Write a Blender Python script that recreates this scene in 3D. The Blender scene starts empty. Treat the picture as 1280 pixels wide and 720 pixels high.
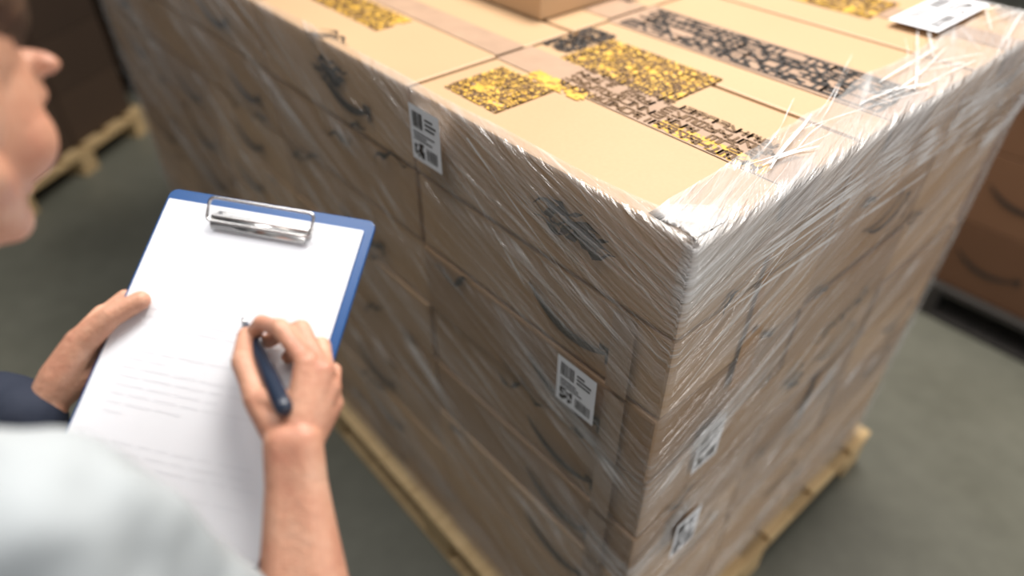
import bpy, bmesh, math, random
import numpy as np
from mathutils import Matrix, Vector, Quaternion, noise
random.seed(7)
D=bpy.data; SC=bpy.context.scene
try: SC.view_settings.view_transform='Standard'
except Exception: pass

# ------------------------------------------------------------------ helpers
def link(ob,parent=None):
    SC.collection.objects.link(ob)
    if parent is not None: ob.parent=parent
    return ob
def empty(name,M=None):
    e=D.objects.new(name,None); e.empty_display_size=.05; SC.collection.objects.link(e)
    if M is not None: e.matrix_world=M
    return e
def meshobj(name,verts,faces,mats,parent=None,midx=None,smooth=False,M=None):
    me=D.meshes.new(name); me.from_pydata([tuple(v) for v in verts],[],faces)
    for m in mats: me.materials.append(m)
    if midx:
        for p,i in zip(me.polygons,midx): p.material_index=i
    if smooth:
        for p in me.polygons: p.use_smooth=True
    me.update()
    ob=D.objects.new(name,me)
    link(ob,parent)
    if M is not None: ob.matrix_local=M
    return ob
class NT:
    def __init__(s,name):
        s.m=D.materials.new(name); s.m.use_nodes=True; s.t=s.m.node_tree; s.n=s.t.nodes; s.l=s.t.links
        s.b=s.n.get('Principled BSDF'); s.o=s.n.get('Material Output')
    def add(s,t,**k):
        x=s.n.new(t)
        for a,v in k.items(): setattr(x,a,v)
        return x
    def noise(s,scale,vec=None,detail=3,rough=.5,dist=0):
        x=s.add('ShaderNodeTexNoise'); x.inputs['Scale'].default_value=scale; x.inputs['Detail'].default_value=detail
        x.inputs['Roughness'].default_value=rough; x.inputs['Distortion'].default_value=dist
        if vec is not None: s.l.new(vec,x.inputs['Vector'])
        return x.outputs['Fac']
    def coord(s,kind='Object',scale=(1,1,1),rot=(0,0,0)):
        c=s.add('ShaderNodeTexCoord'); m=s.add('ShaderNodeMapping'); s.l.new(c.outputs[kind],m.inputs['Vector'])
        m.inputs['Scale'].default_value=scale; m.inputs['Rotation'].default_value=rot
        return m.outputs['Vector']
    def ramp(s,fac,stops):
        r=s.add('ShaderNodeValToRGB'); s.l.new(fac,r.inputs['Fac'])
        while len(r.color_ramp.elements)<len(stops): r.color_ramp.elements.new(.5)
        for e,(p,c) in zip(r.color_ramp.elements,stops):
            e.position=p; e.color=(c[0],c[1],c[2],1) if not isinstance(c,(int,float)) else (c,c,c,1)
        return r.outputs['Color']
    def math(s,op,a,b=None,clamp=False):
        x=s.add('ShaderNodeMath',operation=op,use_clamp=clamp)
        for i,v in enumerate((a,b)):
            if v is None: continue
            if isinstance(v,(int,float)): x.inputs[i].default_value=v
            else: s.l.new(v,x.inputs[i])
        return x.outputs[0]
    def bump(s,h,strength=.3,dist=.002):
        b=s.add('ShaderNodeBump'); b.inputs['Strength'].default_value=strength; b.inputs['Distance'].default_value=dist
        s.l.new(h,b.inputs['Height']); return b.outputs['Normal']
def simple(name,col,rough=.6,metal=0,var=.12,scale=8,bump=0,bscale=60,kind='Object',spec=None,sss=0):
    n=NT(name); v=n.coord(kind)
    c=[(0.25,tuple(x*(1-var) for x in col)),(0.75,tuple(min(1,x*(1+var)) for x in col))]
    n.l.new(n.ramp(n.noise(scale,v),c),n.b.inputs['Base Color'])
    n.b.inputs['Roughness'].default_value=rough; n.b.inputs['Metallic'].default_value=metal
    if spec is not None: n.b.inputs['Specular IOR Level'].default_value=spec
    if sss: 
        n.b.inputs['Subsurface Weight'].default_value=sss; n.b.inputs['Subsurface Radius'].default_value=(.012,.005,.003); n.b.inputs['Subsurface Scale'].default_value=.6
    if bump: n.l.new(n.bump(n.noise(bscale,v,5),bump),n.b.inputs['Normal'])
    return n.m

# ------------------------------------------------------------------ materials
def carton_mat(name,c0,c1):
    n=NT(name); v=n.coord('Object',(1,1,1))
    big=n.noise(2.3,v,2); fine=n.noise(160,v,3)
    at=n.add('ShaderNodeAttribute',attribute_name='tint')
    f=n.math('ADD',n.math('MULTIPLY',big,.30),n.math('MULTIPLY',fine,.12))
    f=n.math('ADD',f,n.math('MULTIPLY',at.outputs['Fac'],.6),True)
    n.l.new(n.ramp(f,[(.15,c0),(.85,c1)]),n.b.inputs['Base Color'])
    n.b.inputs['Roughness'].default_value=.5
    n.b.inputs['Specular IOR Level'].default_value=.4
    n.l.new(n.bump(n.noise(25,v,4),.15,.004),n.b.inputs['Normal'])
    return n.m
M_CART=carton_mat('cardboard',(.30,.18,.095),(.56,.37,.21))
M_CARTSH=carton_mat('cardboard_shadow',(.030,.018,.012),(.06,.036,.022))  # shadow over the left background stacks, put into the cardboard colour
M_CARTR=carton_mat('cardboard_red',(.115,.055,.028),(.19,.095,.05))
M_TAPE=simple('paper_tape',(.36,.235,.155),.5,var=.1,scale=20,bump=.2,bscale=90)
M_TAPE2=simple('clear_tape',(.36,.25,.17),.25,var=.08,scale=14,bump=.2,bscale=50)
M_BLACK=simple('black_ink',(.028,.021,.017),.6)
M_CREASE=simple('dark_crease_line',(.022,.016,.012),.6)
M_BROWNINK=simple('brown_ink',(.13,.065,.02),.6)
def yellow():
    n=NT('yellow_ink'); v=n.coord('Object')
    n.l.new(n.ramp(n.noise(30,v,3),[(.3,(.56,.31,.03)),(.7,(.66,.40,.06))]),n.b.inputs['Base Color'])
    n.b.inputs['Roughness'].default_value=.5
    n.l.new(n.math('GREATER_THAN',n.noise(110,v,3),.44),n.b.inputs['Alpha'])
    return n.m
M_YEL=yellow()
M_WHITE=simple('label_paper',(.78,.79,.82),.45,var=.03)
M_ORANGE=simple('orange_tape',(.38,.19,.06),.4)
def wood(name,c0,c1):
    n=NT(name); v=n.coord('Object',(1.5,14,14)); w=n.noise(3,v,5,.6,1.2)
    n.l.new(n.ramp(w,[(.25,c0),(.75,c1)]),n.b.inputs['Base Color']); n.b.inputs['Roughness'].default_value=.7
    n.l.new(n.bump(w,.3,.003),n.b.inputs['Normal']); return n.m
M_WOOD=wood('pine_wood',(.42,.28,.13),(.70,.52,.28))
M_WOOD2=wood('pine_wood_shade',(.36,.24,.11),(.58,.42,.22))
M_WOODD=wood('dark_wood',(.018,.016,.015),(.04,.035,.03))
def floor_mat():
    n=NT('concrete'); v=n.coord('Object')
    f=n.math('ADD',n.math('MULTIPLY',n.noise(1.1,v,6,.6),.7),n.math('MULTIPLY',n.noise(14,v,6,.7),.3))
    n.l.new(n.ramp(f,[(.3,(.084,.085,.064)),(.7,(.160,.160,.126))]),n.b.inputs['Base Color'])
    n.l.new(n.ramp(n.noise(3,v,4),[(.3,.4),(.7,.6)]),n.b.inputs['Roughness'])
    n.l.new(n.bump(n.noise(60,v,5),.1,.002),n.b.inputs['Normal']); return n.m
M_FLOOR=floor_mat()
def film_mat():
    n=NT('stretch_film')
    def st(ang,sx,sy,detail,dist=.6):
        c=n.add('ShaderNodeTexCoord'); r=n.add('ShaderNodeMapping'); n.l.new(c.outputs['UV'],r.inputs['Vector']); r.inputs['Rotation'].default_value=(0,0,math.radians(ang))
        m=n.add('ShaderNodeMapping'); n.l.new(r.outputs['Vector'],m.inputs['Vector']); m.inputs['Scale'].default_value=(sx,sy,1)
        return n.noise(1.0,m.outputs['Vector'],detail,.55,dist)
    a=st(-22,1.2,50,4,.4); b=st(-14,.9,130,3,.3); d=st(-33,1.5,20,4,.8); e=st(3,2.6,6,3,.4); g=st(-26,.7,7,3,.8)
    fa=n.ramp(a,[(.54,0),(.63,1)]); fb=n.ramp(b,[(.55,0),(.67,1)]); fd=n.ramp(d,[(.57,0),(.64,1)]); fe=n.ramp(e,[(.38,.10),(.60,1)]); fg=n.ramp(g,[(.42,0),(.60,1)])
    s=n.math('ADD',n.math('MULTIPLY',fa,.38),n.math('MULTIPLY',fb,.20))
    s=n.math('ADD',s,n.math('MULTIPLY',fd,.32))
    s=n.math('MULTIPLY',s,fe)
    s=n.math('ADD',s,n.math('MULTIPLY',fg,.14))
    at=n.add('ShaderNodeAttribute',attribute_name='dens_glare')  # film thickness plus painted white glare
    s=n.math('ADD',s,n.math('MULTIPLY',at.outputs['Fac'],n.math('ADD',n.math('MULTIPLY',b,1.4),.15)))
    s=n.math('ADD',s,.035,True)
    s=n.math('MINIMUM',s,.9)
    h=n.math('ADD',n.math('ADD',a,n.math('MULTIPLY',b,.4)),d)
    bp=n.bump(h,1.0,.012)
    tr=n.add('ShaderNodeBsdfTransparent'); gl=n.add('ShaderNodeBsdfGlossy'); gl.inputs['Roughness'].default_value=.16
    gl.inputs['Color'].default_value=(1,.98,.96,1)
    n.l.new(bp,gl.inputs['Normal'])
    mx=n.add('ShaderNodeMixShader'); mx.inputs[0].default_value=.11
    n.l.new(tr.outputs[0],mx.inputs[1]); n.l.new(gl.outputs[0],mx.inputs[2])
    n.b.inputs['Base Color'].default_value=(.78,.765,.75,1); n.b.inputs['Roughness'].default_value=.24
    n.b.inputs['Specular IOR Level'].default_value=.6
    n.l.new(bp,n.b.inputs['Normal'])
    m2=n.add('ShaderNodeMixShader'); n.l.new(s,m2.inputs[0]); n.l.new(mx.outputs[0],m2.inputs[1]); n.l.new(n.b.outputs[0],m2.inputs[2])
    n.l.new(m2.outputs[0],n.o.inputs['Surface'])
    return n.m
M_FILM=film_mat()
def strand_mat():
    n=NT('film_strand'); v=n.coord('Object')
    n.b.inputs['Base Color'].default_value=(.88,.88,.88,1); n.b.inputs['Roughness'].default_value=.2
    n.l.new(n.ramp(n.noise(9,v,3),[(.38,.05),(.60,.80)]),n.b.inputs['Alpha']); return n.m
M_STRAND=strand_mat()
def skin_mat():
    n=NT('skin'); v=n.coord('Object')
    f=n.math('ADD',n.math('MULTIPLY',n.noise(22,v,3),.75),n.math('MULTIPLY',n.noise(140,v,3),.25))
    n.l.new(n.ramp(f,[(.32,(.46,.195,.125)),(.52,(.56,.29,.19)),(.70,(.62,.36,.25))]),n.b.inputs['Base Color'])
    n.b.inputs['Roughness'].default_value=.48
    n.b.inputs['Subsurface Weight'].default_value=.08; n.b.inputs['Subsurface Radius'].default_value=(.012,.005,.003); n.b.inputs['Subsurface Scale'].default_value=.5
    vo=n.add('ShaderNodeTexVoronoi'); vo.inputs['Scale'].default_value=420; n.l.new(v,vo.inputs['Vector'])
    h=n.math('ADD',n.math('MULTIPLY',vo.outputs['Distance'],.35),n.noise(130,v,5))
    n.l.new(n.bump(h,.55,.002),n.b.inputs['Normal']); return n.m
M_SKIN=skin_mat()
M_NAIL=simple('nail',(.70,.43,.36),.25,var=.03)
M_HAIR=simple('hair',(.045,.02,.012),.5,var=.4,scale=40,bump=.6,bscale=90)
M_SHIRT=simple('grey_blue_shirt',(.37,.40,.415),.85,var=.10,scale=9,bump=.5,bscale=30)
M_NAVY=simple('navy_knit',(.010,.016,.034),.85,var=.2,bump=.3)
M_TROU=simple('dark_trousers',(.03,.032,.04),.85,var=.2,bump=.3)
M_SHOE=simple('shoe_leather',(.03,.02,.015),.4)
M_BLUE=simple('blue_plastic',(.005,.065,.225),.35,var=.05)
M_PAPER=simple('white_paper',(.80,.82,.87),.6,var=.01)
M_FAINT=simple('faint_print',(.755,.775,.825),.7,var=.01)
M_STEEL=simple('steel',(.55,.54,.53),.25,metal=1,var=.05)
M_PEN=simple('pen_plastic',(.012,.022,.045),.3,var=.1)
M_EYE=simple('eye_white',(.7,.66,.62),.2,var=.02)
M_IRIS=simple('iris',(.06,.03,.015),.2)
M_LIP=simple('lip',(.50,.20,.16),.4)
M_WALL=simple('painted_wall',(.05,.05,.05),.8,var=.1,scale=2)

# ------------------------------------------------------------------ generic geometry
def add_box(V,F,lo,hi,bev=0.0,MX=None,tints=None,tint=0):
    bm=bmesh.new(); bmesh.ops.create_cube(bm,size=1)
    sx,sy,sz=[h-l for h,l in zip(hi,lo)]
    for v in bm.verts:
        v.co=Vector(((v.co.x+.5)*sx+lo[0],(v.co.y+.5)*sy+lo[1],(v.co.z+.5)*sz+lo[2]))
    if bev>0: bmesh.ops.bevel(bm,geom=list(bm.edges),offset=bev,segments=2,profile=.6,affect='EDGES')
    off=len(V); bm.verts.index_update()
    for v in bm.verts: V.append((MX@v.co) if MX else v.co.copy())
    for f in bm.faces:
        F.append([off+v.index for v in f.verts])
        if tints is not None: tints.append(tint)
    bm.free()
def set_tint(ob,tints):
    at=ob.data.attributes.new('tint','FLOAT','FACE')
    at.data.foreach_set('value',tints)
def capsule(V,F,p0,r0,p1,r1,seg=14,rings=5):
    p0=Vector(p0);p1=Vector(p1);ax=(p1-p0)
    if ax.length<1e-6: ax=Vector((0,0,1e-6))
    q=ax.normalized().to_track_quat('Z','Y'); L=ax.length
    prof=[]
    for i in range(rings+1):
        t=-math.pi/2+ (math.pi/2)*i/rings; prof.append((r0*math.cos(t),r0*math.sin(t)))
    for i in range(rings+1):
        t=(math.pi/2)*i/rings; prof.append((r1*math.cos(t),L+r1*math.sin(t)))
    off=len(V); n=len(prof)
    V.append(p0+q@Vector((0,0,prof[0][1])))
    for k in range(1,n-1):
        for j in range(seg):
            a=2*math.pi*j/seg; V.append(p0+q@Vector((prof[k][0]*math.cos(a),prof[k][0]*math.sin(a),prof[k][1])))
    V.append(p0+q@Vector((0,0,prof[-1][1])))
    last=len(V)-1
    for j in range(seg): F.append([off,off+1+(j+1)%seg,off+1+j])
    for k in range(n-3):
        a=off+1+k*seg;b=a+seg
        for j in range(seg): F.append([a+j,a+(j+1)%seg,b+(j+1)%seg,b+j])
    a=off+1+(n-3)*seg
    for j in range(seg): F.append([a+j,a+(j+1)%seg,last])
def chain(V,F,pts,seg=14):
    for (p0,r0),(p1,r1) in zip(pts[:-1],pts[1:]): capsule(V,F,p0,r0,p1,r1,seg)
def ellips(V,F,c,r,R=None,seg=20,rings=12):
    off=len(V); c=Vector(c); R=R or Matrix.Identity(3)
    V.append(c+R@Vector((0,0,-r[2])))
    for k in range(1,rings):
        t=-math.pi/2+math.pi*k/rings
        for j in range(seg):
            a=2*math.pi*j/seg; V.append(c+R@Vector((r[0]*math.cos(t)*math.cos(a),r[1]*math.cos(t)*math.sin(a),r[2]*math.sin(t))))
    V.append(c+R@Vector((0,0,r[2]))); last=len(V)-1
    for j in range(seg): F.append([off,off+1+(j+1)%seg,off+1+j])
    for k in range(rings-2):
        a=off+1+k*seg;b=a+seg
        for j in range(seg): F.append([a+j,a+(j+1)%seg,b+(j+1)%seg,b+j])
    a=off+1+(rings-2)*seg
    for j in range(seg): F.append([a+j,a+(j+1)%seg,last])
def organic(name,V,F,mat,parent,voxel,smooth=4,sfac=.5,disp=None):
    """union overlapping solids into one continuous surface"""
    ob=meshobj('tmp',V,F,[])
    m=ob.modifiers.new('r','REMESH'); m.mode='VOXEL'; m.voxel_size=voxel; m.use_smooth_shade=True
    s=ob.modifiers.new('s','SMOOTH'); s.factor=sfac; s.iterations=smooth
    dg=bpy.context.evaluated_depsgraph_get(); dg.update()
    me=D.meshes.new_from_object(ob.evaluated_get(dg)); me.name=name
    D.objects.remove(ob,do_unlink=True)
    if disp:
        nrm=[v.normal.copy() for v in me.vertices]
        for v,nn in zip(me.vertices,nrm): v.co=v.co+nn*disp(v.co)
    me.materials.clear(); me.materials.append(mat)
    for p in me.polygons: p.use_smooth=True
    o=D.objects.new(name,me); link(o,parent); return o

# ------------------------------------------------------------------ layout of the load
H=1.81; E=.45
NEAR=Vector((.201,.615,0)); ANG=math.radians(41)
Z0=.1405; HT=1.2195; TOPZ=Z0+HT; LA=1.11; NAc=3; CA=LA/3; NL=8; LH=HT/NL
BB=[0,.56,1.12,1.58,2.03,2.45]; NB=len(BB)-1; LB=BB[-1]
MLOAD=Matrix.Translation(NEAR+Vector((0,0,Z0)))@Matrix.Rotation(ANG,4,'Z')
load=empty('shrink_wrapped_box_stack',MLOAD)

# cartons
V=[];F=[];T=[]
for k in range(NL):
    for i in range(NAc):
        for j in range(NB):
            g=.0034; jx=random.uniform(-.005,.004) if k<NL-1 else 0; jy=random.uniform(-.004,.005) if k<NL-1 else 0
            if i==0: jx=abs(jx)*1.3
            if j==0: jy=abs(jy)*1.3
            lo=(i*CA+g+jx,BB[j]+g+jy,k*LH+.0030); hi=((i+1)*CA-g+jx,BB[j+1]-g+jy,(k+1)*LH-(.0030 if k<NL-1 else .0008))
            tt=random.random()
            if k==NL-1: tt=.62+.2*tt
            add_box(V,F,lo,hi,.006,None,T,tt)
ob=meshobj('cartons',V,F,[M_CART],load); set_tint(ob,T)
# flat cartons lying loose on top of the stack
V=[];F=[];T=[]
add_box(V,F,(.36,.64,HT+.001),(.70,1.08,HT+.055),.003,None,T,1.)
add_box(V,F,(.74,.60,HT+.001),(1.08,1.05,HT+.04),.003,None,T,.8)
ob=meshobj('flat_cartons',V,F,[M_CART],load); set_tint(ob,T)

def top(p,q,o=0): return Vector((p,q,HT+o))
def left(p,q,o=0): return Vector((-o,p,HT+q))     # p = distance from near corner, q negative down
def right(p,q,o=0): return Vector((p,-o,HT+q))
def topr(p,q,o=0): return Vector((p,-q,HT+.0085))
def quad(V,F,fn,p0,q0,p1,q1,o):
    b=len(V); V+= [fn(p0,q0,o),fn(p1,q0,o),fn(p1,q1,o),fn(p0,q1,o)]; F.append([b,b+1,b+2,b+3])
def strip(V,F,fn,pts,o,nseg=None):
    b=len(V)
    for i,(p,q,w) in enumerate(pts):
        a=pts[max(0,i-1)];c=pts[min(len(pts)-1,i+1)]
        d=Vector((c[0]-a[0],c[1]-a[1])); d.normalize(); n=Vector((-d.y,d.x))*w
        V.append(fn(p+n.x,q+n.y,o));V.append(fn(p-n.x,q-n.y,o))
    for i in range(len(pts)-1): F.append([b+2*i,b+2*i+1,b+2*i+3,b+2*i+2])
# tape
V=[];F=[]
for (c,w) in ((.222,.040),(.525,.068),(.905,.034)):
    for j in range(NB):
        e=.004
        b0=BB[j]+e; b1=BB[j+1]-e
        if c>.5 and j==1: b1=.635 if c<.8 else .598
        quad(V,F,top,c-w*(1 if j==0 else .8),b0,c+w*(1 if j==0 else .8),b1,.0006)
        if j==0: quad(V,F,right,c-w,-.05,c+w,-.006,.0012)
meshobj('tape_strips',V,F,[M_TAPE],load)
# block lettering
def glyphs(V,F,fn,p0,q0,p1,q1,rows,cols,o,sw=.16,gap=.18,drop=0.05):
    W=(p1-p0);Hh=(q1-q0)
    for r in range(rows):
        for c in range(cols):
            if random.random()<drop: continue
            ph=W/rows; pw=Hh/cols; base=lambda x,y:(p0+(r+gap/2+(1-gap)*y)*ph, q0+(c+gap/2+(1-gap)*x)*pw)
            lw=min(ph,pw)*sw
            segs=[((0,0),(0,1)),((1,0),(1,1)),((0,0),(1,0)),((0,1),(1,1)),((0,.5),(1,.5)),((.5,0),(.5,1)),((0,0),(0,1)),((0,0),(1,1))]
            for s in random.sample(segs,random.choice((3,4,4,5))):
                a=base(*s[0]);b=base(*s[1])
                strip(V,F,fn,[(a[0],a[1],lw/2),(b[0],b[1],lw/2)],o)
V=[];F=[]
quad(V,F,top,.045,.395,.165,.52,.0009)
quad(V,F,top,.262,.25,.395,.485,.0009)
quad(V,F,top,.165,.34,.20,.47,.0009)
quad(V,F,top,.10,.80,.18,1.05,.0009)
quad(V,F,top,.84,.24,.97,.42,.0009)
quad(V,F,top,.185,.04,.215,.22,.0009)
meshobj('yellow_print',V,F,[M_YEL],load)
V=[];F=[]
glyphs(V,F,top,.045,.395,.165,.52,8,9,.0014,.17)
glyphs(V,F,top,.262,.25,.395,.485,8,14,.0014,.17)
glyphs(V,F,top,.84,.24,.97,.42,6,9,.0014,.17)
glyphs(V,F,top,.10,.80,.18,1.05,4,10,.0014,.17)
for r_ in range(4): glyphs(V,F,top,.185+r_*.023,.05,.185+r_*.023+.020,.42,1,19,.0016,.20)
meshobj('brown_lettering',V,F,[M_BROWNINK],load)
V=[];F=[]
glyphs(V,F,top,.285,.490,.41,.555,5,4,.0014,.28)
for r_ in range(4): glyphs(V,F,top,.468+r_*.029,.03,.468+r_*.029+.026,.535,1,16,.0016,.22,.12)
for r_ in range(5): quad(V,F,top,.465+r_*.029,.03,.4675+r_*.029,.535,.0016)
glyphs(V,F,top,.565,.60,.60,.63,2,3,.0016,.22)
glyphs(V,F,top,.82,.45,.94,.54,4,6,.0016,.2)
meshobj('black_lettering',V,F,[M_BLACK],load)
# printed curved arrows
def swoosh(V,F,fn,p0,q0,p1,q1,sag,th,o,arrow=True):
    pts=[];N=16
    d=Vector((p1-p0,q1-q0)); n=Vector((-d.y,d.x)).normalized()
    if n.y>0: n=-n
    for i in range(N+1):
        t=i/N; k=4*t*(1-t)
        pts.append((p0+d.x*t+n.x*sag*k,q0+d.y*t+n.y*sag*k,th*(.18+.82*math.sin(math.pi*min(1,t*1.0))**.8)/2))
    strip(V,F,fn,pts,o)
    if arrow:
        strip(V,F,fn,[(p1+(-.018 if p1<p0 else .018)*-1.0,q1+.004,th*.3),(p1,q1+.006,th*.4),(p1+.002,q1-.022,th*.15)],o)
V=[];F=[]
for k in range(NL):
    for j in range(NB):
        zc=-(k+.38)*LH
        if j==0 and k in (0,): continue
        if random.random()<.75 or (j==0 and k<6):
            b=BB[j]+ (.265 if j==0 else random.uniform(.22,.38))
            swoosh(V,F,left,b,zc,b-.165,zc-.03,.030,.019,.0012)
    for i in range(NAc):
        if random.random()<.35:
            a=i*CA+.15; zc=-(k+.3)*LH
            swoosh(V,F,right,a,zc-.02,a+.13,zc,.025,.011,.0012)
meshobj('printed_arrows',V,F,[M_BLACK],load)
# thin dark wavy strips drawn as creases on the flat carton faces
def crease(V,F,fn,p,q,L,ang,th,o):
    pts=[];n=9;ph=random.uniform(0,6)
    for k in range(n):
        t=k/(n-1); x=L*t; y=.10*L*math.sin(ph+t*5)+.06*L*math.sin(ph*2+t*13)
        pts.append((p+x*math.cos(ang)-y*math.sin(ang),q+x*math.sin(ang)+y*math.cos(ang),th*(.1+abs(noise.noise(Vector((t*4,ph,0))))*1.6)*math.sin(math.pi*min(.96,max(.04,t)))))
    strip(V,F,fn,pts,o)
V=[];F=[]
for i in range(8): crease(V,F,left,.10+random.uniform(0,.07),-.055-random.uniform(0,.025),.10,random.uniform(-.2,.2),.011,.0014)
for i in range(7): crease(V,F,left,.74+random.uniform(0,.07),-.04-random.uniform(0,.03),.11,random.uniform(-.2,.2),.011,.0014)
for i in range(5): crease(V,F,top,.012+random.uniform(0,.02),.74+random.uniform(0,.08),.09,1.57+random.uniform(-.3,.3),.004,.0010)
for i in range(42): crease(V,F,left,random.uniform(.05,LB-.2),-(random.randint(1,7))*LH+random.uniform(-.008,.02),random.uniform(.06,.17),random.uniform(-.5,.2),.009,.0014)
for i in range(22): crease(V,F,right,random.uniform(.03,LA-.15),-(random.randint(1,7))*LH+random.uniform(-.008,.03),random.uniform(.04,.10),random.uniform(-.3,1.2),.010,.0014)
for i in range(6): crease(V,F,right,.40+random.uniform(0,.03),-.52+random.uniform(-.02,.02),.06,random.uniform(-.3,.5),.010,.0014)
meshobj('carton_creases',V,F,[M_CREASE],load)
# shipping labels
def label(V,F,MI,fn,p0,q0,p1,q1,o,vert=True):
    quad(V,F,fn,p0,q0,p1,q1,o); MI.append(0)
    w=p1-p0;h=q1-q0
    def bar(a,b,c,d):
        quad(V,F,fn,p0+w*a,q0+h*b,p0+w*c,q0+h*d,o+.0005); MI.append(1)
    x=.1
    while x<.42:
        s=random.uniform(.012,.035); bar(x,.62,x+s,.9); x+=s+random.uniform(.012,.03)
    for y in (.82,.74,.66): bar(.52,y,random.uniform(.7,.9),y+.035)
    for y in (.52,.46,.40): bar(.1,y,random.uniform(.5,.9),y+.025)
    for r in range(6):
        for c in range(6):
            if random.random()<.55: bar(.1+c*.055,.08+r*.045,.1+(c+1)*.055,.08+(r+1)*.045)
    x=.52
    while x<.88:
        s=random.uniform(.012,.03); bar(x,.1,x+s,.32); x+=s+random.uniform(.012,.03)
LO=.0165
V=[];F=[];MI=[]
for (p0,q0,p1,q1) in ((.53,-.104,.452,-.010),(.182,-.385,.102,-.29)):
    label(V,F,MI,left,p0,q0,p1,q1,LO)
label(V,F,MI,right,.10,-.75,.17,-.64,LO)
label(V,F,MI,right,.125,-.53,.195,-.42,.0022)
label(V,F,MI,top,1.06,.11,.83,.20,.012)
meshobj('shipping_labels',V,F,[M_WHITE,M_BLACK],load,MI)
V=[];F=[]
quad(V,F,right,.175,-.36,.225,-.25,.002); quad(V,F,right,.56,-.75,.60,-.6,.002); quad(V,F,right,.18,-.30,.195,-.11,.0018)
meshobj('orange_tape_patches',V,F,[M_ORANGE],load)
V=[];F=[]
for k in range(1,7): quad(V,F,left,.06,-(k+1)*LH+.004,.10,-k*LH-.004,.0018)
meshobj('clear_tape_patch',V,F,[M_TAPE2],load)

# film
def film():
    off=.007; rc=.006; ds=.010
    path=[]
    def seg(p0,p1,n,face,u0,sgn):
        L=(Vector(p1)-Vector(p0)).length; N=max(2,int(L/ds))
        for i in range(N):
            t=i/N; p=Vector(p0).lerp(Vector(p1),t); path.append((p,Vector(n),u0+sgn*L*t,face,min(t*L,(1-t)*L)))
    def corner(cx,cy,a0,u0,sgn,face):
        for i in range(4):
            a=math.radians(a0+90*i/4); n=Vector((math.cos(a),math.sin(a)))
            path.append((Vector((cx,cy)),n,u0+sgn*.004*i,face,0))
    seg((0,LB-rc),(0,rc),(-1,0),'L',LB,-1)
    corner(rc,rc,180,0.0,1,'R')
    seg((rc,0),(LA-rc,0),(0,-1),'R',.02,1)
    corner(LA-rc,rc,270,LA,1,'R')
    seg((LA,rc),(LA,LB-rc),(1,0),'B',LA+.02,1)
    corner(LA-rc,LB-rc,0,LA+LB,1,'B')
    seg((LA-rc,LB),(rc,LB),(0,1),'B',LA+LB+.02,1)
    corner(rc,LB-rc,90,2*LA+LB,1,'B')
    zs=list(np.linspace(.002,HT-.003,130)); NT_=8
    V=[];UV=[];DE=[]
    nP=len(path)
    ca,sa=math.cos(math.radians(-24)),math.sin(math.radians(-24))
    for (p,n,u,face,ed) in path:
        iscorner=abs(n.x)>.001 and abs(n.y)>.001
        for z in zs:
            tz=(HT-z)
            base=p+(n*(rc) if iscorner else Vector((0,0)))
            x=u*ca-z*sa; y=u*sa+z*ca
            r=noise.noise(Vector((x*1.6,y*24,3.1)))+.4*noise.noise(Vector((x*3,y*70,9.1)))
            r=min(.8,max(0,r-.05))
            att=min(1,ed/.07)*min(1,tz/.05)
            zz_=(z/LH)%1; sink=math.exp(-(min(zz_,1-zz_)*LH/.009)**2)*.0045
            d=off*(.45+.55*min(1,tz/.05))+.010*r*att+.0015*noise.noise(Vector((u*4,z*4,1)))*att-sink*att
            q=base+n*d; V.append(Vector((q.x,q.y,z))); UV.append((u,z))
            de=0
            if face=='R': de+=.40*math.exp(-(tz/.07)**2)+.06  # top rim: bunched film, with its glare painted in as extra white
            if face=='L': de+=.06*math.exp(-tz/.03)+.02
            if face=='R' and u<.6: de+=.45*math.exp(-((HT-.06-z)/.05)**2)*math.exp(-u/.10)  # glare at the near corner painted as whiter film
            if face=='L': de+=.20*math.exp(-((HT-.06-z)/.04)**2)*math.exp(-u/.05)
            DE.append(de)
        wd={'L':.022,'R':.075,'B':.05}[face]
        wd+= .006*noise.noise(Vector((u*5,0,5)))+(.05 if face=='R' else .004)*max(0,noise.noise(Vector((u*4,0,8))))
        if face=='R': wd+=.03*min(1,u/.6)
        if face=='L' : wd+=.05*math.exp(-u/.05)
        for i in range(1,NT_+1):
            t=i/NT_
            inn=-n*(wd*t-off*.3)
            base=p+(n*rc*(1-t) if iscorner else Vector((0,0)))
            q=base+inn
            zz=HT+.0022+(.007 if face=='R' else .0008)*abs(noise.noise(Vector((q.x*18,q.y*18,2))))+ (.001*(1-t))
            V.append(Vector((q.x,q.y,zz))); UV.append((u,HT+wd*t))
            DE.append((.28 if face=='R' else .02)*(1-t*.5)+(.30*math.exp(-u/.07) if face in 'LR' and u<.5 else 0)*(1-t))  # fold-over: film opacity plus painted glare towards the near corner
    R=len(zs)+NT_; F=[]
    for i in range(nP):
        a=i*R;b=((i+1)%nP)*R
        for k in range(R-1): F.append([a+k,b+k,b+k+1,a+k+1])
    ob=meshobj('stretch_film',V,F,[M_FILM],load,smooth=True)
    me=ob.data; uvl=me.uv_layers.new(name='UVMap')
    for lp in me.loops: uvl.data[lp.index].uv=UV[lp.vertex_index]
    at=me.attributes.new('dens_glare','FLOAT','POINT'); at.data.foreach_set('value',[float(x) for x in DE])
    return ob
film()
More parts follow.
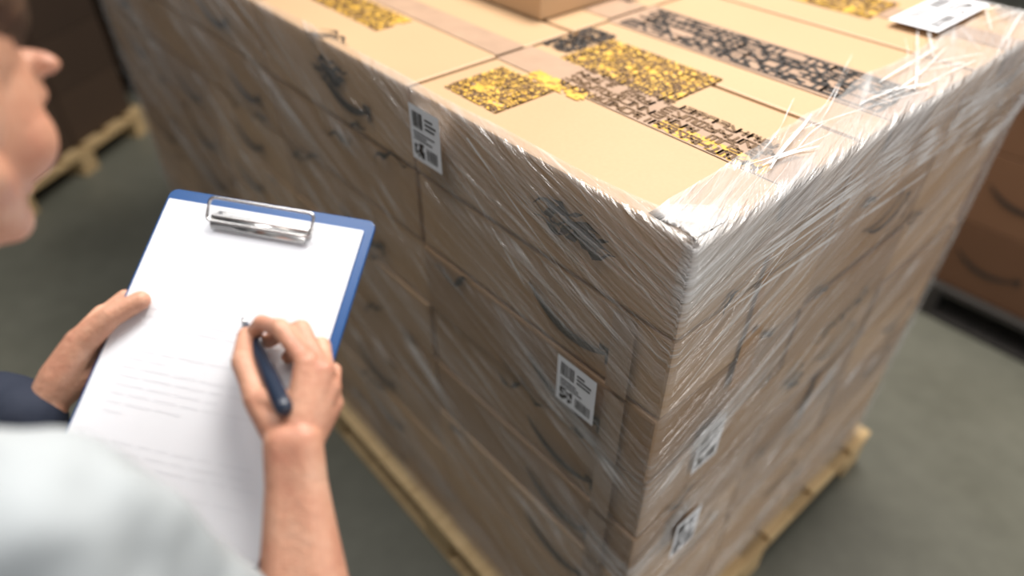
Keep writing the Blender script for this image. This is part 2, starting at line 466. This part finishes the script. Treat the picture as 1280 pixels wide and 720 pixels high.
# gathered strands of film pulled tight over the wrap
V=[];F=[]
def strands(fn,N,pmax,a0,a1,q0=0,q1=HT,ws=(.0005,.0007,.001,.0018),Lr=(.15,.9),o=.0152):
    for i in range(N):
        p=random.uniform(.0,pmax); q=-random.uniform(q0,q1); ang=math.radians(random.uniform(a0,a1)); L=random.uniform(*Lr)
        w=random.choice(ws); pts=[]; n=10; ph=random.uniform(0,6)
        for k in range(n+1):
            t=k/n; pp=p+L*t*math.cos(ang); qq=q+L*t*math.sin(ang)+.004*math.sin(ph+t*4)
            if pp<.004 or pp>pmax-.004 or qq>-.012 or qq<-HT+.004: break
            pts.append((pp,qq,w*(.2+.8*math.sin(math.pi*min(.97,max(.03,t))))))
        if len(pts)>2: strip(V,F,fn,pts,o)
strands(left,85,LB,14,40)
strands(right,60,LA,8,40,ws=(.0006,.001,.0014,.0022))
strands(right,60,LA,-3,6,.015,.14,(.0008,.0015,.0028))
strands(topr,26,LA,-25,25,.02,.09,(.0008,.0016,.003),(.1,.35))
for i in range(10):
    q0=-random.uniform(.10,.20); pts=[(LA-.22+.22*t,q0+(-.14-q0)*t+.01*math.sin(i+t*5),.0035*(1-.5*t)) for t in [k/8 for k in range(9)]]
    strip(V,F,right,pts,.016)
meshobj('film_strands',V,F,[M_STRAND],load)

# ------------------------------------------------------------------ pallets
def pallet(name,la,lb,M,mat,mat2):
    e=empty(name,M)
    h=.1405; V=[];F=[]
    n=6; w=.11
    for i in range(n):
        x=i*(la-w)/(n-1); add_box(V,F,(x,0,h-.022),(x+w,lb,h),.002)
    meshobj('deck_boards',V,F,[mat],e)
    V=[];F=[]
    for i in range(3):
        y=i*(lb-.12)/2; add_box(V,F,(0.001,y,h-.044),(la-.001,y+.12,h-.0225),.002)
    for i in range(3):
        x=i*(la-.10)/2; add_box(V,F,(x,0.001,0),(x+.10,lb-.001,.02),.002)
    meshobj('cross_boards',V,F,[mat2],e)
    V=[];F=[]
    for i in range(3):
        for j in range(3):
            x=i*(la-.10)/2;y=j*(lb-.12)/2; add_box(V,F,(x+.002,y+.002,.0205),(x+.098,y+.118,h-.0445),.003)
    meshobj('blocks',V,F,[mat2],e)
    return e
G=Matrix.Translation(NEAR)@Matrix.Rotation(ANG,4,'Z')
pallet('wooden_pallet',LA+.06,LB/2+.02,G@Matrix.Translation((-.03,-.03,0)),M_WOOD,M_WOOD2)
pallet('wooden_pallet',LA+.06,LB/2+.02,G@Matrix.Translation((-.03,LB/2+.01,0)),M_WOOD,M_WOOD2)

def stack(name,M,nx,ny,nz,cx,cy,cz,mat,arrows=False):
    e=empty(name,M); V=[];F=[];T=[]
    for i in range(nx):
        for j in range(ny):
            for k in range(nz):
                g=.003; add_box(V,F,(i*cx+g,j*cy+g,.1415+k*cz),((i+1)*cx-g,(j+1)*cy-g,.1415+(k+1)*cz-.002),.005,None,T,random.random())
    o=meshobj('cartons',V,F,[mat],e); set_tint(o,T)
    if arrows:
        V=[];F=[]
        fn=lambda p,q,o:Vector((-o,p,q))
        for j in range(ny):
            for k in range(nz):
                swoosh(V,F,fn,j*cy+.32,.1415+k*cz+.16,j*cy+.1,.1415+k*cz+.13,.04,.018,.002)
        meshobj('printed_arrows',V,F,[M_BLACK],e)
    return e
a=math.atan2(.89,.20)
Mb=Matrix.Translation((-2.24,2.66,0))@Matrix.Rotation(a,4,'Z')
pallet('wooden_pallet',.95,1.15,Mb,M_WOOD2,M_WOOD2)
stack('cardboard_box_stack',Mb@Matrix.Translation((.03,.03,0)),2,3,5,.44,.36,.25,M_CARTSH)
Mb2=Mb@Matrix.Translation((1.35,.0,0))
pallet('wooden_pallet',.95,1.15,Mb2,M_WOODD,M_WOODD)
stack('cardboard_box_stack',Mb2@Matrix.Translation((.03,.03,0)),2,3,6,.44,.36,.25,M_CARTSH)
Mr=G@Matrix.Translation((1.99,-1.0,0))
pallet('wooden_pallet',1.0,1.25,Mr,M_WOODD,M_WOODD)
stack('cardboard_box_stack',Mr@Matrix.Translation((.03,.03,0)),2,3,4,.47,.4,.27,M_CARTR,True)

# ------------------------------------------------------------------ floor / walls
def plane(name,pts,mat): return meshobj(name,[Vector(p) for p in pts],[[0,1,2,3]],[mat])
plane('floor',[(-6,-4,0),(8,-4,0),(8,9,0),(-6,9,0)],M_FLOOR)
plane('wall_back',[(-6,9,0),(8,9,0),(8,9,5),(-6,9,5)],M_WALL)
plane('wall_left',[(-6,-4,0),(-6,9,0),(-6,9,5),(-6,-4,5)],M_WALL)

# ------------------------------------------------------------------ clipboard
CC=Vector((-.2912,.4817,1.323))
CR=Matrix(((.9763,.2069,-.0636),(-.2118,.8519,-.4789),(-.045,.481,.8756)))
MC=Matrix.Translation(CC)@CR.to_4x4()
clip=empty('clipboard',MC)
BW,BH=.235,.345
def rrect(w,h,r,n=6):
    pts=[]
    for cx,cy,a0 in ((w/2-r,h/2-r,0),(-w/2+r,h/2-r,90),(-w/2+r,-h/2+r,180),(w/2-r,-h/2+r,270)):
        for i in range(n+1):
            a=math.radians(a0+90*i/n); pts.append((cx+r*math.cos(a),cy+r*math.sin(a)))
    return pts
def slab(name,pts,z0,z1,mat,parent,bev=0):
    n=len(pts); V=[Vector((x,y,z0)) for x,y in pts]+[Vector((x,y,z1)) for x,y in pts]
    F=[list(range(n))[::-1],list(range(n,2*n))]+[[i,(i+1)%n,n+(i+1)%n,n+i] for i in range(n)]
    o=meshobj(name,V,F,[mat],parent)
    if bev:
        m=o.modifiers.new('b','BEVEL'); m.width=bev; m.segments=2; m.limit_method='ANGLE'
    return o
slab('board',rrect(BW,BH,.010),-.0035,0,M_BLUE,clip,.0008)
pw,ph=.221,.330
slab('paper',[(x-.0030,y-.006) for x,y in rrect(pw,ph,.001,1)],.0004,.0022,M_PAPER,clip)
V=[];F=[]
y=.115
fl=lambda p,q,o:Vector((p,q,o))
while y>-.15:
    x=-.088
    if random.random()<.7:
        while x<.075:
            L=random.uniform(.012,.035); quad(V,F,fl,x,y,min(x+L,.085),y+.0014,.0024); x+=L+.005
            if random.random()<.15: break
    y-=.0088
meshobj('faint_form_text',V,F,[M_FAINT],clip)
def tube(name,pts,r,mat,parent,closed=False):
    cu=D.curves.new(name,'CURVE'); cu.dimensions='3D'; cu.bevel_depth=r; cu.bevel_resolution=4
    sp=cu.splines.new('POLY'); sp.points.add(len(pts)-1)
    for q,p in zip(sp.points,pts): q.co=(*p,1)
    sp.use_cyclic_u=closed
    cu.materials.append(mat); o=D.objects.new(name,cu); link(o,parent); return o
yc=.146
slab('clip_base_plate',[(x,y+yc) for x,y in rrect(.112,.016,.004)],.0022,.0036,M_STEEL,clip,.0005)
V=[];F=[]
N=8
for i in range(N+1):
    t=i/N; yy=yc+.002-.016*t; zz=.0040+.006*math.sin(math.pi*(t*.85+.1))
    for xx in (-.054,.054): V.append(Vector((xx*(1-.03*t),yy,zz)))
for i in range(N): F.append([2*i,2*i+1,2*i+3,2*i+2])
o=meshobj('clip_jaw',V,F,[M_STEEL],clip,smooth=True); m=o.modifiers.new('s','SOLIDIFY'); m.thickness=.0012
tube('clip_spring_bar',[(-.054,yc-.001,.0085),(.054,yc-.001,.0085)],.0032,M_STEEL,clip)
lp=[(x,yc+.004+y*.9,.010+ (y+.013)*.30) for x,y in rrect(.116,.026,.006)]
tube('clip_wire_lever',lp,.0018,M_STEEL,clip,True)

# ------------------------------------------------------------------ person
person=empty('person')
def LC(x,y,h): return MC@Vector((x,y,h))
rl={'W':(.128,-.080,.045),'I0':(.117,.001,.055),'I1':(.080,.029,.052),'I2':(.053,.034,.036),'I3':(.040,.027,.020),
'M0':(.130,-.003,.050),'M1':(.093,.035,.038),'M2':(.065,.032,.018),'M3':(.054,.024,.012),
'R0':(.137,-.013,.042),'R1':(.112,.026,.027),'R2':(.086,.024,.011),'R3':(.077,.013,.010),
'P0':(.141,-.025,.032),'P1':(.127,.007,.017),'P2':(.108,.005,.008),'P3':(.100,-.003,.009),
'T0':(.111,-.064,.042),'T1':(.079,-.037,.046),'T2':(.049,-.005,.036),'T3':(.035,.023,.020)}
rh={k:LC(*v) for k,v in rl.items()}
ELB=Vector((-.165,.215,1.157)); RSH=Vector((-.275,.225,1.440))
V=[];F=[]
for n,r in (('I',.0088),('M',.009),('R',.0085),('P',.0074)):
    chain(V,F,[(rh[n+'0'],r*1.18),(rh[n+'0'].lerp(rh[n+'1'],.5),r*.96),(rh[n+'1'],r*1.06)]); chain(V,F,[(rh[n+'1'],r*1.06),(rh[n+'1'].lerp(rh[n+'2'],.5),r*.88)])
    chain(V,F,[(rh[n+'1'].lerp(rh[n+'2'],.5),r*.88),(rh[n+'2'],r*.95),(rh[n+'3'],r*.8)])
    chain(V,F,[(rh['W'].lerp(rh[n+'0'],.12),.016),(rh[n+'0'],r*1.35)])
for a,b in (('I','M'),('M','R'),('R','P')):
    m=(rh[a+'0']+rh[b+'0'])/2; chain(V,F,[(rh['W'],.017),(m.lerp(rh['W'],.25),.0130)])
chain(V,F,[(rh['W'],.018),(rh['T0'],.0165),(rh['T1'],.0125),(rh['T1'].lerp(rh['T2'],.5),.0105),(rh['T2'],.0110),(rh['T3'],.0092)])
chain(V,F,[(rh['T1'],.012),(rh['I0'].lerp(rh['W'],.45),.013)])
fa=(ELB-rh['W']).normalized(); sd=Vector((1,0,0)); sd=(sd-fa*sd.dot(fa)).normalized()
for s in (-1,-.5,0,.5,1):
    chain(V,F,[(rh['W']-fa*.015+sd*.008*s,.0175),(rh['W']+fa*.02+sd*.0085*s,.0180),(rh['W']+fa*.06+sd*.010*s,.0215),(rh['W']+fa*.12+sd*.012*s,.028),(rh['W']+fa*.17+sd*.012*s,.034),(ELB,.038)],18)
organic('right_forearm_and_hand',V,F,M_SKIN,person,.0014,3,.5)
V=[];F=[]
def nail(V,F,a,b,up,r):
    d=(b-a).normalized(); u=(up-d*up.dot(d)).normalized(); x=d.cross(u)
    R=Matrix((x,d,u)).transposed(); ellips(V,F,b+u*r*.62-d*.0005,(r*.72,r*.95,r*.28),R,14,8)
NB_=CR.col[2]
nail(V,F,rh['I2'],rh['I3'],Vector((.2,.6,.7)),.0072); nail(V,F,rh['T2'],rh['T3'],Vector((-.5,-.1,.9)),.0082)
lw=LC(-.160,-.078,-.014)
VL=[];FL=[]
for n,y0,ln,r in (('I',.034,.085,.0088),('M',.012,.09,.009),('R',-.010,.084,.0085),('P',-.030,.068,.0075)):
    p0=LC(-.136,y0-.012,-.016); p1=LC(-.118,y0+.002,-.028); p2=LC(-.118+ln*.45,y0+.008,-.018); p3=LC(-.118+ln*.8,y0+.010,-.0125)
    chain(VL,FL,[(lw.lerp(p0,.15),.016),(p0,.0135),(p1,r*1.15),(p2,r),(p3,r*.9)])
t0=LC(-.150,-.048,-.004);t1=LC(-.136,-.012,.006);t2=LC(-.112,.018,.0135);t3=LC(-.090,.040,.0115)
chain(VL,FL,[(lw,.018),(t0,.0185),(t1,.0155),(t2,.0116),(t3,.0098)])
chain(VL,FL,[(t1,.014),(LC(-.136,.022,-.010),.013)])
chain(VL,FL,[(LC(-.136,.022,-.012),.012),(LC(-.124,.045,-.012),.0095)])
LELB=Vector((-.66,.42,1.22)); LSH=Vector((-.635,.30,1.40))
fl_=(LELB-lw).normalized()
chain(VL,FL,[(lw,.022),(lw+fl_*.06,.024),(lw+fl_*.12,.028)])
organic('left_hand',VL,FL,M_SKIN,person,.0015,4,.5)
nail(V,F,t2,t3,NB_,.0084)
meshobj('fingernails',V,F,[M_NAIL],person,smooth=True)
def cloth(a,f1=14,f2=40):
    return lambda co:a*(noise.noise(co*f1)+.5*noise.noise(co*f2))
V=[];F=[]
chain(V,F,[(lw+fl_*.020+Vector((0,-.01,0)),.040),(lw+fl_*.05,.052),(lw+fl_*.14,.060),(LELB,.06),(LSH,.06)],20)
organic('left_sleeve',V,F,M_NAVY,person,.004,3,.5,cloth(.003))
# torso
yaw=math.atan2(-.24,.97); RB=Matrix.Rotation(yaw,3,'Z')
V=[];F=[]
HIP=Vector((-.53,.00,.95)); CH=Vector((-.49,.135,1.26)); NK=Vector((-.455,.265,1.455))
lean=Matrix.Rotation(yaw,3,'Z')@Matrix.Rotation(math.radians(-22),3,'X')
ellips(V,F,CH,(.165,.112,.19),lean,28,18)
ellips(V,F,CH.lerp(HIP,.5),(.150,.105,.17),lean,28,18)
ellips(V,F,HIP,(.165,.120,.14),RB,28,18)
chain(V,F,[(RSH,.060),(NK+Vector((0,-.03,-.02)),.065),(LSH,.060)],24)
chain(V,F,[(RSH,.062),(RSH.lerp(ELB,.45),.056),(RSH.lerp(ELB,.82),.052)],24)
chain(V,F,[(LSH,.062),(LSH.lerp(LELB,.6),.060)],24)
chain(V,F,[(NK,.062),(NK+Vector((.01,.03,.015)),.058)],24)
organic('shirt',V,F,M_SHIRT,person,.006,8,.6,lambda co:.008*noise.noise(Vector((co.x*9,co.y*22,co.z*12)))+.005*noise.noise(co*30))
V=[];F=[]
chain(V,F,[(RSH.lerp(ELB,.55),.048),(ELB,.044),(ELB.lerp(rh['W'],.12),.041)],20)
organic('right_sleeve',V,F,M_NAVY,person,.004,3,.5,cloth(.002))
V=[];F=[]
Rr=RB@Vector((1,0,0)); Ff=RB@Vector((0,1,0))
ellips(V,F,HIP+Vector((0,0,-.04)),(.172,.13,.13),RB,28,16)
for s in (-1,1):
    h=HIP+Rr*.09*s+Vector((0,0,-.06)); k=h+Rr*.01*s+Ff*.03; k.z=.50; an=k+Rr*.01*s-Ff*.03; an.z=.09
    chain(V,F,[(h,.088),(h.lerp(k,.5),.077),(k,.060),(k.lerp(an,.35),.060),(an,.045)],24)
organic('trousers',V,F,M_TROU,person,.008,6,.5,cloth(.004))
V=[];F=[]
for s in (-1,1):
    k=HIP+Rr*.11*s; b=Vector((k.x,k.y,.048))
    chain(V,F,[(b-Ff*.05,.042),(b+Ff*.07,.043),(b+Ff*.15+Vector((0,0,-.010)),.036)],18)
    chain(V,F,[(b,.042),(b+Vector((0,0,.06)),.044)],18)
o=organic('shoes',V,F,M_SHOE,person,.006,4,.5)
for v in o.data.vertices:
    if v.co.z<.012: v.co.z=.001
# head
HC=Vector((-.400,.425,1.622))
dirf=Vector((.12,.88,-.46)).normalized()
upv=Vector((0,0,1)); upv=(upv-dirf*upv.dot(dirf)).normalized(); rt=dirf.cross(upv)
HR=Matrix((rt,dirf,upv)).transposed()
def hp(x,y,z): return HC+HR@Vector((x,y,z))
V=[];F=[]
ellips(V,F,hp(0,-.018,.035),(.076,.092,.082),HR,32,20)
ellips(V,F,hp(0,.028,-.015),(.067,.062,.085),HR,28,18)
ellips(V,F,hp(0,.045,-.078),(.038,.038,.034),HR,24,14)
for s in (-1,1):
    ellips(V,F,hp(.042*s,.045,-.028),(.028,.032,.032),HR)
    chain(V,F,[(hp(.057*s,.0,-.05),.018),(hp(.02*s,.06,-.088),.018)])
    ellips(V,F,hp(.030*s,.080,.028),(.026,.014,.010),HR)
    ellips(V,F,hp(.031*s,.074,.006),(.017,.013,.013),HR)
    ellips(V,F,hp(.076*s,-.012,-.005),(.009,.019,.032),HR@Matrix.Rotation(math.radians(16*s),3,'Z'))
    ellips(V,F,hp(.010*s,.094,-.027),(.008,.009,.007),HR)
chain(V,F,[(hp(0,.082,.018),.009),(hp(0,.100,-.020),.0105)])
ellips(V,F,hp(0,.080,-.062),(.024,.012,.012),HR)
neck0=NK+Vector((0,-.005,-.04))
chain(V,F,[(hp(0,-.025,-.045),.054),(neck0,.060)],24)
organic('head',V,F,M_SKIN,person,.003,6,.5)
V=[];F=[]
for s in (-1,1): ellips(V,F,hp(.031*s,.0795,.005),(.011,.0085,.006),HR)
meshobj('eyes',V,F,[M_EYE],person,smooth=True)
V=[];F=[]
for s in (-1,1): ellips(V,F,hp(.031*s,.085,.004),(.005,.0035,.005),HR)
meshobj('irises',V,F,[M_IRIS],person,smooth=True)
V=[];F=[]
ellips(V,F,hp(0,.0905,-.058),(.021,.006,.0045),HR); ellips(V,F,hp(0,.0895,-.067),(.018,.006,.005),HR)
meshobj('lips',V,F,[M_LIP],person,smooth=True)
V=[];F=[]
for s in (-1,1): chain(V,F,[(hp(.016*s,.093,.030),.0035),(hp(.034*s,.092,.036),.0035),(hp(.050*s,.078,.030),.0025)])
ellips(V,F,hp(0,-.016,.062),(.080,.098,.070),HR,32,20)
ellips(V,F,hp(0,-.062,.010),(.070,.058,.075),HR,32,20)
organic('hair',V,F,M_HAIR,person,.003,2,.5,lambda co:.0035*noise.noise(Vector((co.x*160,co.y*60,co.z*60))))

# pen
pa=LC(.014,.045,.002); pb=LC(.117,-.045,.068)
pen=empty('pen',Matrix.Translation(pa)@(pb-pa).to_track_quat('Z','Y').to_matrix().to_4x4())
L=(pb-pa).length
def lathe(name,prof,mat,parent,seg=24):
    V=[];F=[]
    for z,r in prof:
        for j in range(seg):
            a=2*math.pi*j/seg; V.append(Vector((r*math.cos(a),r*math.sin(a),z)))
    for k in range(len(prof)-1):
        for j in range(seg): F.append([k*seg+j,k*seg+(j+1)%seg,(k+1)*seg+(j+1)%seg,(k+1)*seg+j])
    F.append(list(range(seg))[::-1]); F.append([(len(prof)-1)*seg+j for j in range(seg)])
    return meshobj(name,V,F,[mat],parent,smooth=True)
lathe('barrel',[(.012,.0025),(.02,.0045),(.035,.0058),(.07,.0070),(L-.012,.0078),(L-.004,.0074),(L-.001,.0055),(L,.002)],M_PEN,pen)
lathe('nib',[(0,.0005),(.004,.001),(.012,.0024)],M_STEEL,pen)

# ------------------------------------------------------------------ light
w=D.worlds.new('World'); SC.world=w; w.use_nodes=True; nt=w.node_tree
bg=nt.nodes['Background']; bg.inputs['Color'].default_value=(.97,.97,1,1); bg.inputs['Strength'].default_value=.34
def area(name,loc,target,size,power,col=(1,1,1),sy=None):
    l=D.lights.new(name,'AREA'); l.energy=power; l.size=size; l.color=col
    if sy: l.shape='RECTANGLE'; l.size_y=sy
    o=D.objects.new(name,l); o.location=loc; o.rotation_euler=(Vector(target)-Vector(loc)).to_track_quat('-Z','Y').to_euler(); link(o); return o
area('ceiling_lamp',(.9,2.2,4.2),(.3,1.0,1.0),1.8,225,(1,.94,.87))
area('ceiling_lamp',(-1.0,1.0,4.2),(-.3,.6,1.0),1.2,55,(1,.98,.96))
area('film_highlight_fill',(3.6,-2.0,1.9),(.8,1.0,.8),2.0,80,(1,.97,.94))  # added fill, no real door: gives film highlights, brightens the right face

# ------------------------------------------------------------------ camera
th=math.atan(720/871.)
cd=D.cameras.new('camera'); cam=D.objects.new('camera',cd); SC.collection.objects.link(cam)
cam.location=(0,0,H); cam.rotation_euler=(math.pi/2-th,0,0)
cd.sensor_width=36; cd.lens=871/1280*36; cd.clip_start=.02
cd.dof.use_dof=True; cd.dof.focus_distance=.86; cd.dof.aperture_fstop=1.3
SC.camera=cam
